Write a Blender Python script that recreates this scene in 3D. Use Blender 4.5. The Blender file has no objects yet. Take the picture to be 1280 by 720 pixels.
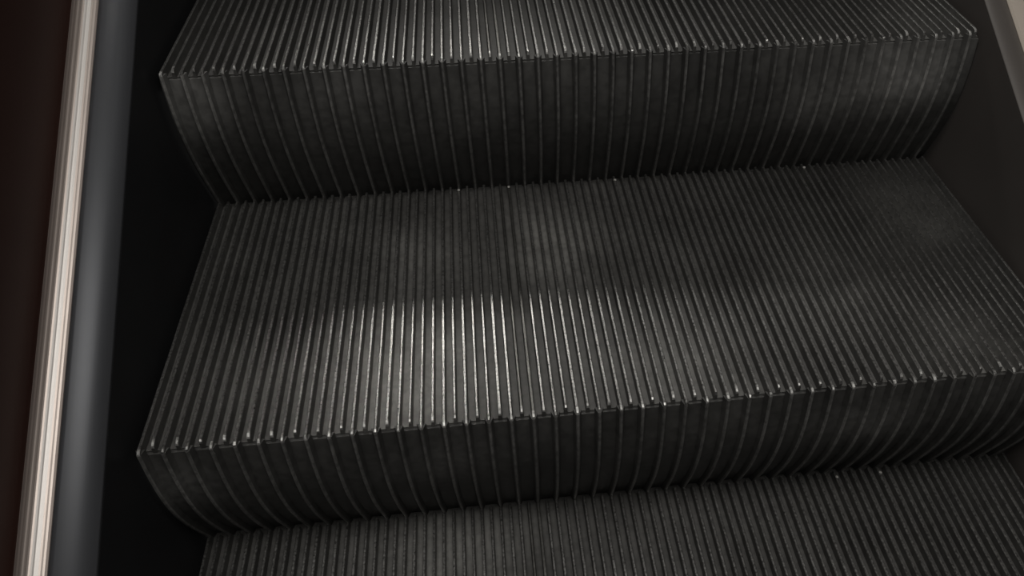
import bpy, math, random
import numpy as np
from mathutils import Euler, Vector
C=bpy.context.scene.collection
random.seed(3)
D=0.40
def rot(e): return np.array(Euler(e,'XYZ').to_matrix())
def proj(p,P):
    R=rot(p[3:6]); q=R.T@(np.array(P)-p[:3])
    return np.array([640+p[11]*100+p[6]*1000*q[0]/(-q[2]),360+p[12]*100-p[6]*1000*q[1]/(-q[2])])
def res(p):
    H,b,W,H2=p[7:11]; r=[]
    def pt(P,uv,w=1): r.extend(list((proj(p,P)-np.array(uv))*w))
    def online(P,Q,uv,w=1):
        a=proj(p,P);c=proj(p,Q);d=(c-a)/np.linalg.norm(c-a);v=np.array(uv)-a
        r.append((d[0]*v[1]-d[1]*v[0])*w)
    pt((0,0,0),(163,572)); online((0,0,0),(W,0,0),(1270,466))
    pt((0,D+b,0),(272,252)); pt((W,D+b,0),(1165,202),.7)
    pt((0,D,H),(188,94)); pt((W,D,H),(1218,46))
    pt((0,b,-H2),(262,662)); online((0,b,-H2),(W,b,-H2),(1280,570))
    online((0,D,H),(0,D+.2,H),(237,0)); online((W,0,0),(W,D,0),(1278,330))
    r.append((H-.2)*300); r.append((b-.02)*400);r.append((H2-.2)*300);r.append((H-H2)*1000)
    r.append(p[11]*8);r.append(p[12]*8)
    return np.array(r)
n=13
p=np.array([.35,-.41,.62,.773,0,-.1,.86,.207,.011,1.06,.207,0,0]);lam=1e-2
r=res(p);c=r@r
for it in range(400):
    J=np.array([(res(p+np.eye(n)[i]*1e-6)-r)/1e-6 for i in range(n)]).T
    A=J.T@J; dp=np.linalg.solve(A+lam*np.diag(np.diag(A)+1e-9),-J.T@r)
    r2=res(p+dp);c2=r2@r2
    if c2<c: p=p+dp;r=r2;c=c2;lam*=.4
    else: lam*=3
    if lam>1e12:break
H=(p[7]+p[10])/2;b=p[8];W=p[9]
SL=H/D
def ray(u,v):
    d=rot(p[3:6])@np.array([(u-640-p[11]*100)/(p[6]*1000),-(v-360-p[12]*100)/(p[6]*1000),-1]); return d/np.linalg.norm(d)
def onz(u,v,z=0):
    d=ray(u,v); return p[:3]+d*(z-p[2])/d[2]
def ony(u,v,y):
    d=ray(u,v); return p[:3]+d*(y-p[1])/d[1]
def hfor(xo,u,v):
    d=ray(u,v);P=p[:3]+d*(xo-p[0])/d[0]; return float(P[2]-P[1]*SL)
cam=bpy.data.objects.new('camera',bpy.data.cameras.new('camera'));C.objects.link(cam)
cam.location=p[:3];cam.rotation_euler=p[3:6];cam.data.sensor_width=36;cam.data.lens=p[6]*1000/1280*36;cam.data.clip_start=.01
cam.data.shift_x=-p[11]*100/1280;cam.data.shift_y=p[12]*100/1280
bpy.context.scene.camera=cam
# ---------- materials
def mat(name,c1,c2,rough,metal,scale=6,rvar=.1,bump=0,spec=.5,bscale=400,lo=.35,hi=.7,fine=0,patches=(),glow_dust=(.2,.19,.18)):
    m=bpy.data.materials.new(name);m.use_nodes=True;N=m.node_tree.nodes;L=m.node_tree.links;B=N['Principled BSDF']
    tc=N.new('ShaderNodeNewGeometry');n1=N.new('ShaderNodeTexNoise');n1.inputs['Scale'].default_value=scale;n1.inputs['Detail'].default_value=8
    n1.inputs['Roughness'].default_value=.62
    P_=tc.outputs['Position']
    L.new(P_,n1.inputs['Vector'])
    cr=N.new('ShaderNodeValToRGB');cr.color_ramp.elements[0].position=lo;cr.color_ramp.elements[1].position=hi
    cr.color_ramp.elements[0].color=(*c1,1);cr.color_ramp.elements[1].color=(*c2,1)
    L.new(n1.outputs['Fac'],cr.inputs['Fac'])
    out=cr.outputs['Color']
    n2=N.new('ShaderNodeTexNoise');n2.inputs['Scale'].default_value=bscale;n2.inputs['Detail'].default_value=3
    L.new(P_,n2.inputs['Vector'])
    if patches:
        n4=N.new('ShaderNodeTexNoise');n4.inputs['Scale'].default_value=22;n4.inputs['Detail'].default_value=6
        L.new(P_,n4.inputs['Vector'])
    for (pos,rad,st) in patches:  # pale patches of painted light and dust, broken up by noise
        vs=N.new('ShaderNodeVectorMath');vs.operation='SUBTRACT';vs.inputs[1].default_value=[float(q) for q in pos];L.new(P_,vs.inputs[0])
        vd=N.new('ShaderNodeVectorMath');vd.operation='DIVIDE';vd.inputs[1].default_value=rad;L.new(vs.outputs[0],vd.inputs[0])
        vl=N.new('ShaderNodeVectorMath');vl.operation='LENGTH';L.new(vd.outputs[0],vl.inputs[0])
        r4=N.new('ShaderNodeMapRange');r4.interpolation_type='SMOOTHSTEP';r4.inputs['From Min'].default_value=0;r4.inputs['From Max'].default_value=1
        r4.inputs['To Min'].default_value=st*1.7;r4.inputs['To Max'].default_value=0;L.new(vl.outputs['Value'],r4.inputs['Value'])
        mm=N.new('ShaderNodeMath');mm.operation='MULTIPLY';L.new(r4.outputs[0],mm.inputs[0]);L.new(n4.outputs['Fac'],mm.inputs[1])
        mx=N.new('ShaderNodeMix');mx.data_type='RGBA';L.new(mm.outputs[0],mx.inputs[0]);L.new(out,mx.inputs[6]);mx.inputs[7].default_value=(*glow_dust,1);out=mx.outputs[2]
    if fine:
        r3=N.new('ShaderNodeMapRange');r3.inputs['From Min'].default_value=.35;r3.inputs['From Max'].default_value=.6
        r3.inputs['To Min'].default_value=1-fine;r3.inputs['To Max'].default_value=1
        L.new(n2.outputs['Fac'],r3.inputs['Value'])
        mx=N.new('ShaderNodeMix');mx.data_type='RGBA';mx.blend_type='MULTIPLY';mx.inputs[0].default_value=1
        L.new(out,mx.inputs[6]);L.new(r3.outputs['Result'],mx.inputs[7]);out=mx.outputs[2]
    L.new(out,B.inputs['Base Color'])
    mr=N.new('ShaderNodeMapRange');mr.inputs['To Min'].default_value=rough-rvar;mr.inputs['To Max'].default_value=rough+rvar
    L.new(n2.outputs['Fac'],mr.inputs['Value']);L.new(mr.outputs['Result'],B.inputs['Roughness'])
    if bump:
        bp=N.new('ShaderNodeBump');bp.inputs['Strength'].default_value=bump;bp.inputs['Distance'].default_value=.001
        L.new(n2.outputs['Fac'],bp.inputs['Height']);L.new(bp.outputs['Normal'],B.inputs['Normal'])
    B.inputs['Metallic'].default_value=metal;B.inputs['Specular IOR Level'].default_value=spec
    return m
tp=[(onz(690,300),(.09,.12,.1),.75),(onz(520,310),(.08,.1,.1),.45),(onz(1150,270),(.14,.14,.1),.6),(onz(1050,350),(.15,.12,.1),.5),(onz(500,460),(.14,.16,.1),1.0),(onz(330,470),(.1,.1,.1),.35),  # tread patches: haze and glow-pool light painted into the colour, with some dust
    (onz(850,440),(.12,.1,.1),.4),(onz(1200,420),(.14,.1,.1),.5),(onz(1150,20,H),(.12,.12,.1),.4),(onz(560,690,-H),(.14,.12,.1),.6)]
rp=[(ony(1130,95,D),(.13,.1,.08),.85),(ony(1020,130,D),(.09,.1,.06),.4),(ony(235,120,D),(.07,.1,.08),.55),(ony(430,110,D),(.09,.1,.06),.2),  # riser patches: light on the ends painted into the colour, with some wear
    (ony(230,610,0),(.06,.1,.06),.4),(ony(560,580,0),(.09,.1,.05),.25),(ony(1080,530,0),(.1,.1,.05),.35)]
dark=mat('grimy_dark_metal',(.052,.050,.047),(.105,.102,.096),.6,.1,9,.1,.1,.3,patches=tp,glow_dust=(.24,.235,.22),fine=.25,bscale=120,lo=.3,hi=.75)
worn=mat('worn_rib_top',(.26,.255,.243),(.50,.49,.47),.32,.9,14,.12,.10,bscale=330,fine=.5,lo=.3,hi=.72)
tip=mat('worn_rib_tip',(.25,.245,.235),(.70,.69,.66),.45,.7,60,.08,.05,bscale=330,fine=.5)
dull=mat('dull_rib_top',(.11,.107,.10),(.22,.215,.20),.45,.9,11,.1,.05,bscale=200,fine=.3)
risr=mat('riser_metal',(.037,.036,.034),(.075,.073,.069),.6,.1,9,.1,.05,.3,lo=.34,hi=.74,patches=rp,glow_dust=(.22,.215,.205),fine=.25,bscale=90)
edge=mat('riser_rib_edge',(.09,.088,.084),(.20,.196,.188),.55,.4,8,.1,fine=.4,bscale=160,patches=rp,glow_dust=(.42,.41,.39))
skirt=mat('black_skirt',(.012,.012,.013),(.018,.018,.019),.5,.0,5,.05,0,.3)
skirt2=mat('brown_grey_skirt',(.070,.062,.057),(.085,.075,.069),.5,.0,5,.05,0,.4)
band=mat('grey_band',(.074,.076,.083),(.084,.086,.093),.42,.35,3,.03)
band2=mat('brown_grey_band',(.09,.081,.074),(.11,.098,.089),.5,.2,3,.05)
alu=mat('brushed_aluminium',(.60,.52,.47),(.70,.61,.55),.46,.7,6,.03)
alud=mat('shaded_aluminium',(.36,.30,.27),(.42,.355,.32),.5,.6,4,.03)  # shade towards the trim's edges, painted as a darker aluminium
alu2=mat('lit_aluminium',(.90,.85,.80),(.95,.90,.85),.48,.5,4,.03)  # light streak along the trim, painted as a paler aluminium
brown=mat('maroon_panel',(.028,.010,.007),(.036,.013,.009),.5,0,3,.05,0,.2)
beige=mat('beige_trim',(.70,.62,.53),(.77,.69,.60),.5,.2,6,.05)
grit=mat('pale_grit',(.25,.24,.22),(.36,.35,.33),.8,0,300,.05)
import bmesh
class MB:
    def __init__(s): s.v=[];s.f=[];s.m=[]
    def sweep(s,secs,mats,caps=True,capmat=0,m2=None,m2from=99):
        k=len(secs[0]);b0=len(s.v)
        for q in secs: s.v.extend(q)
        for i in range(len(secs)-1):
            for j in range(k):
                a=b0+i*k+j;c=b0+i*k+(j+1)%k
                s.f.append((a,c,c+k,a+k));s.m.append(m2[j] if i>=m2from else mats[j])
        if caps:
            s.f.append(tuple(b0+j for j in range(k))[::-1]);s.m.append(0)
            e=b0+(len(secs)-1)*k
            s.f.append(tuple(e+j for j in range(k)));s.m.append(capmat)
    def build(s,name,mats,parent=None,smooth=False):
        me=bpy.data.meshes.new(name);me.from_pydata(s.v,[],s.f)
        for m in mats: me.materials.append(m)
        me.polygons.foreach_set('material_index',s.m)
        if smooth: me.polygons.foreach_set('use_smooth',[True]*len(s.f))
        me.update()
        bm=bmesh.new();bm.from_mesh(me);bmesh.ops.recalc_face_normals(bm,faces=bm.faces);bm.to_mesh(me);bm.free()
        o=bpy.data.objects.new(name,me);C.objects.link(o)
        if parent: o.parent=parent
        return o
def thing(name,label,cat,group=None,loc=(0,0,0)):
    o=bpy.data.objects.new(name,None);C.objects.link(o);o.location=loc;o['label']=label;o['category']=cat
    if group:o['group']=group
    return o
# ---------- step
NR=88;pitch=W/NR
BACK=D+b-.0010
seam=int(onz(648,528)[0]/pitch)
def ry(s): return b*s-0.020*math.sin(math.pi*s)*(1-.3*s)
def make_step():
    root=thing('escalator_step','','escalator step','escalator steps')
    t=MB()
    gd=.010
    y0=.011
    t.sweep([[(x,y0,-gd),(x,BACK+.010,-gd),(x,BACK+.010,-.03),(x,y0+.006,-.03)] for x in (0,W)],[0,0,0,0])
    for i in range(NR):
        cx=(i+.5)*pitch+random.uniform(-.0002,.0002); dz=random.uniform(-.0003,.0001)
        even=i%2==0
        ys=(.0 if even else .009)+random.uniform(0,.0014)
        ht=.0014+random.uniform(-.0002,.0002);hb=.0022
        def ring(y,top):
            c=.0006;top+=dz
            return [(cx-hb,y,-gd-.001),(cx-ht-.0002,y,top-c),(cx-ht+c*.7,y,top),(cx+ht-c*.7,y,top),(cx+ht+.0002,y,top-c),(cx+hb,y,-gd-.001)]
        k=2 if i in (seam,seam+1) else 1
        rr=random.uniform(.6,1.6);kt=3 if random.random()<.6 else 1
        secs=[ring(BACK,0),ring(ys+.0055*rr,0),ring(ys+.003*rr,-.0004),ring(ys+.001,-.0016),ring(ys,-.0036)]
        t.sweep(secs,[0,k,k,k,0,0],capmat=kt if even else 0,m2=[0,kt,kt,kt,0,0],m2from=1)
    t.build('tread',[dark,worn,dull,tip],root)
    r_=MB()
    S=[k/18 for k in range(19)]
    DEP=H+.0098
    zt=-.0034;zb=-.0115
    base=[]
    for s in S:
        base.append((ry(s)+.0075,zb-(DEP+zb)*s))
    rings=[[(0,y,z),(W,y,z),(W,y+.005,z),(0,y+.005,z)] for y,z in base]
    r_.sweep(rings,[0,0,0,0])
    for i in range(0,NR,2):
        cx=(i+.5)*pitch
        rings=[]
        for s in S:
            z=zt-(DEP+zt)*s;y=ry(s)
            rings.append([(cx-.0046,y+.0085,z),(cx-.0020,y+.0016,z),(cx-.0010,y,z),(cx+.0010,y,z),(cx+.0020,y+.0016,z),(cx+.0046,y+.0085,z)])
        r_.sweep(rings,[0,1,1,1,0,0],capmat=0)
    r_.build('riser',[risr,edge],root,smooth=False)
    return root
s0=make_step()
labels=['ribbed dark metal step in the middle, its worn front edge catching the brightest glare',
 'upper ribbed metal step at the top of the photo, above the bright middle tread',
 'lowest ribbed metal step at the bottom of the photo, only its dark tread showing']
steps=[s0]
for k in (1,-1):
    q=s0.copy();C.objects.link(q);q.location=(0,k*D,k*H)
    for ch in list(s0.children):
        c2=ch.copy();C.objects.link(c2);c2.parent=q
    steps.append(q)
for q,l in zip(steps,labels): q['label']=l
# ---------- sides
def rail(name,pts,mats_idx,mats,parent,y0=-1.0,y1=1.9,smooth=False):
    m=MB(); m.sweep([[(x,y,y*SL+h) for x,h in pts] for y in (y0,y1)],mats_idx)
    o=m.build(name,mats,parent,smooth); return o
def band_pts(xs,hs,xt,ht_,inner):
    P0=(xt,ht_);P1=(xs*.8+xt*.2,ht_*.6+hs*.4+.003);P2=(xs,hs-.012);o=[]
    for i in range(13):
        t=i/12;o.append(((1-t)**2*P0[0]+2*t*(1-t)*P1[0]+t*t*P2[0],(1-t)**2*P0[1]+2*t*(1-t)*P1[1]+t*t*P2[1]))
    return o+[(xs-inner*.004,hs-.014),(xt,min(ht_,hs)-.03)]
g=.004
x1,h1=-g,hfor(-g,141,360)
x2=-.035;h2=hfor(x2,92,360)
x3=-.065;h3=hfor(x3,54,360)
L=thing('escalator_balustrade','left escalator side wall, black skirt with pale grooved metal trim and maroon panel','escalator side')
rail('skirt_panel',[(x1,h1-.0125),(x1,-.36),(x1-.006,-.36),(x1-.006,h1-.0125)],[0]*4,[skirt],L)
q_=band_pts(x1,h1,x2,h2,1);o=rail('deflector_band',q_,[0]*len(q_),[band],L,smooth=False)
for f in o.data.polygons: f.use_smooth=len(f.vertices)==4
n_=5
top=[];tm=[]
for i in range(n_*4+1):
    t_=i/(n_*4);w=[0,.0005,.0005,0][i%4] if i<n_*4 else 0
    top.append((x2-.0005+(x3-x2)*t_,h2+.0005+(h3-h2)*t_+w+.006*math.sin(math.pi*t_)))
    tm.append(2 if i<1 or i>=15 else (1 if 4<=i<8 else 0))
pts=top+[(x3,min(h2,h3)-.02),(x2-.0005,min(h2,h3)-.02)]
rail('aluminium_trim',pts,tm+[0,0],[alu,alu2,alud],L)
rail('balustrade_panel',[(x3-.0005,h3-.03),(x3-.0005,h3+.35),(x3-.012,h3+.35),(x3-.012,h3-.03)],[0]*4,[brown],L)
X1=W+g;k1=hfor(X1,1238,0);X2=W+.035;k2=hfor(X2,1258,0);X3=W+.065;k3=hfor(X3,1279,0)
R_=thing('escalator_balustrade','right escalator side wall, dark skirt with beige trim in the upper corner','escalator side')
rail('skirt_panel',[(X1,k1-.0125),(X1,-.36),(X1+.006,-.36),(X1+.006,k1-.0125)],[0]*4,[skirt2],R_)
q_=band_pts(X1,k1,X2,k2,-1);o=rail('deflector_band',q_,[0]*len(q_),[band2],R_)
for f in o.data.polygons: f.use_smooth=len(f.vertices)==4
rail('beige_trim',[(X2+.0005,k2),(X2+.002,k2+.004),(X3-.002,k3+.003),(X3,k3),(X3,min(k2,k3)-.02),(X2+.0005,min(k2,k3)-.02)],[0]*6,[beige],R_)
rail('balustrade_panel',[(X3+.0005,k3-.03),(X3+.0005,k3+.35),(X3+.012,k3+.35),(X3+.012,k3-.03)],[0]*4,[brown],R_)
# ---------- lights
def area(name,loc,target,sx,sy,e,col=(1,.95,.88),spread=180):
    l=bpy.data.lights.new(name,'AREA');l.shape='RECTANGLE';l.size=sx;l.size_y=sy;l.energy=e;l.color=col;l.spread=math.radians(spread)
    o=bpy.data.objects.new(name,l);o.location=loc;C.objects.link(o)
    o.rotation_euler=(Vector(target)-Vector(loc)).to_track_quat('-Z','Y').to_euler();return o
ye=onz(510,398)[1]
tanE=H/(D-ye)
HL=1.9;yl=D+(HL-H)/tanE
d=ray(510,480);P0=onz(455,480);xk=P0[0]+d[0]/(d[1])*(yl-P0[1])-.3
l=bpy.data.lights.new('lamp_key','SPOT');l.energy=135;l.color=(1,.98,.93);l.spot_size=math.radians(9.0);l.spot_blend=1.0;l.shadow_soft_size=.05
o=bpy.data.objects.new('lamp_key',l);o.location=(xk,yl,HL);C.objects.link(o)
o.rotation_euler=(Vector((P0[0]-.02,-.14,0))-Vector(o.location)).to_track_quat('-Z','Y').to_euler()
area('lamp_long',(xk+.7,yl,HL),(.4,-.85,0),2.4,.15,4.0,(1,.98,.94),spread=26)
area('fill_soft',(.4,-.5,2.1),(.45,-.1,0),2.4,1.2,31,(1,.98,.945))  # added overhead fill with no seen source, lifts the risers
w=bpy.data.worlds.new('w');bpy.context.scene.world=w;w.use_nodes=True
w.node_tree.nodes['Background'].inputs[0].default_value=(.56,.55,.535,1);w.node_tree.nodes['Background'].inputs[1].default_value=.09
bpy.context.scene.view_settings.view_transform='Standard'
# ---------- grit crumbs where the riser meets the tread
def crumb(u,v,st,label):
    z=st*H
    P=onz(u,v,z)
    rr=.0022
    i=round(P[0]/pitch-.5);x=(i+.5)*pitch
    me=bpy.data.meshes.new('grit_crumb');bm=bmesh.new();bmesh.ops.create_icosphere(bm,subdivisions=2,radius=rr)
    for vv in bm.verts:
        vv.co*=random.uniform(.8,1.1);vv.co.z*=.7
    zmin=min(vv.co.z for vv in bm.verts)
    bm.to_mesh(me);bm.free();me.materials.append(grit)
    o=bpy.data.objects.new('grit_crumb',me);C.objects.link(o)
    o.location=(x,min(P[1],st*D+D+b-.012),z-zmin-.0002);o['label']=label;o['category']='grit';o['group']='crumbs of grit at the riser foot'
crumb(572,222,0,'pale crumb at the foot of the upper riser, leftmost of four')
crumb(630,220,0,'pale crumb at the foot of the upper riser, second from left')
crumb(762,216,0,'pale crumb at the foot of the upper riser, third from left')
crumb(1000,203,0,'pale crumb at the foot of the upper riser, rightmost of four')
crumb(1035,582,-1,'pale crumb at the foot of the lower riser, left of the pair')
crumb(1097,578,-1,'pale crumb at the foot of the lower riser, right of the pair')
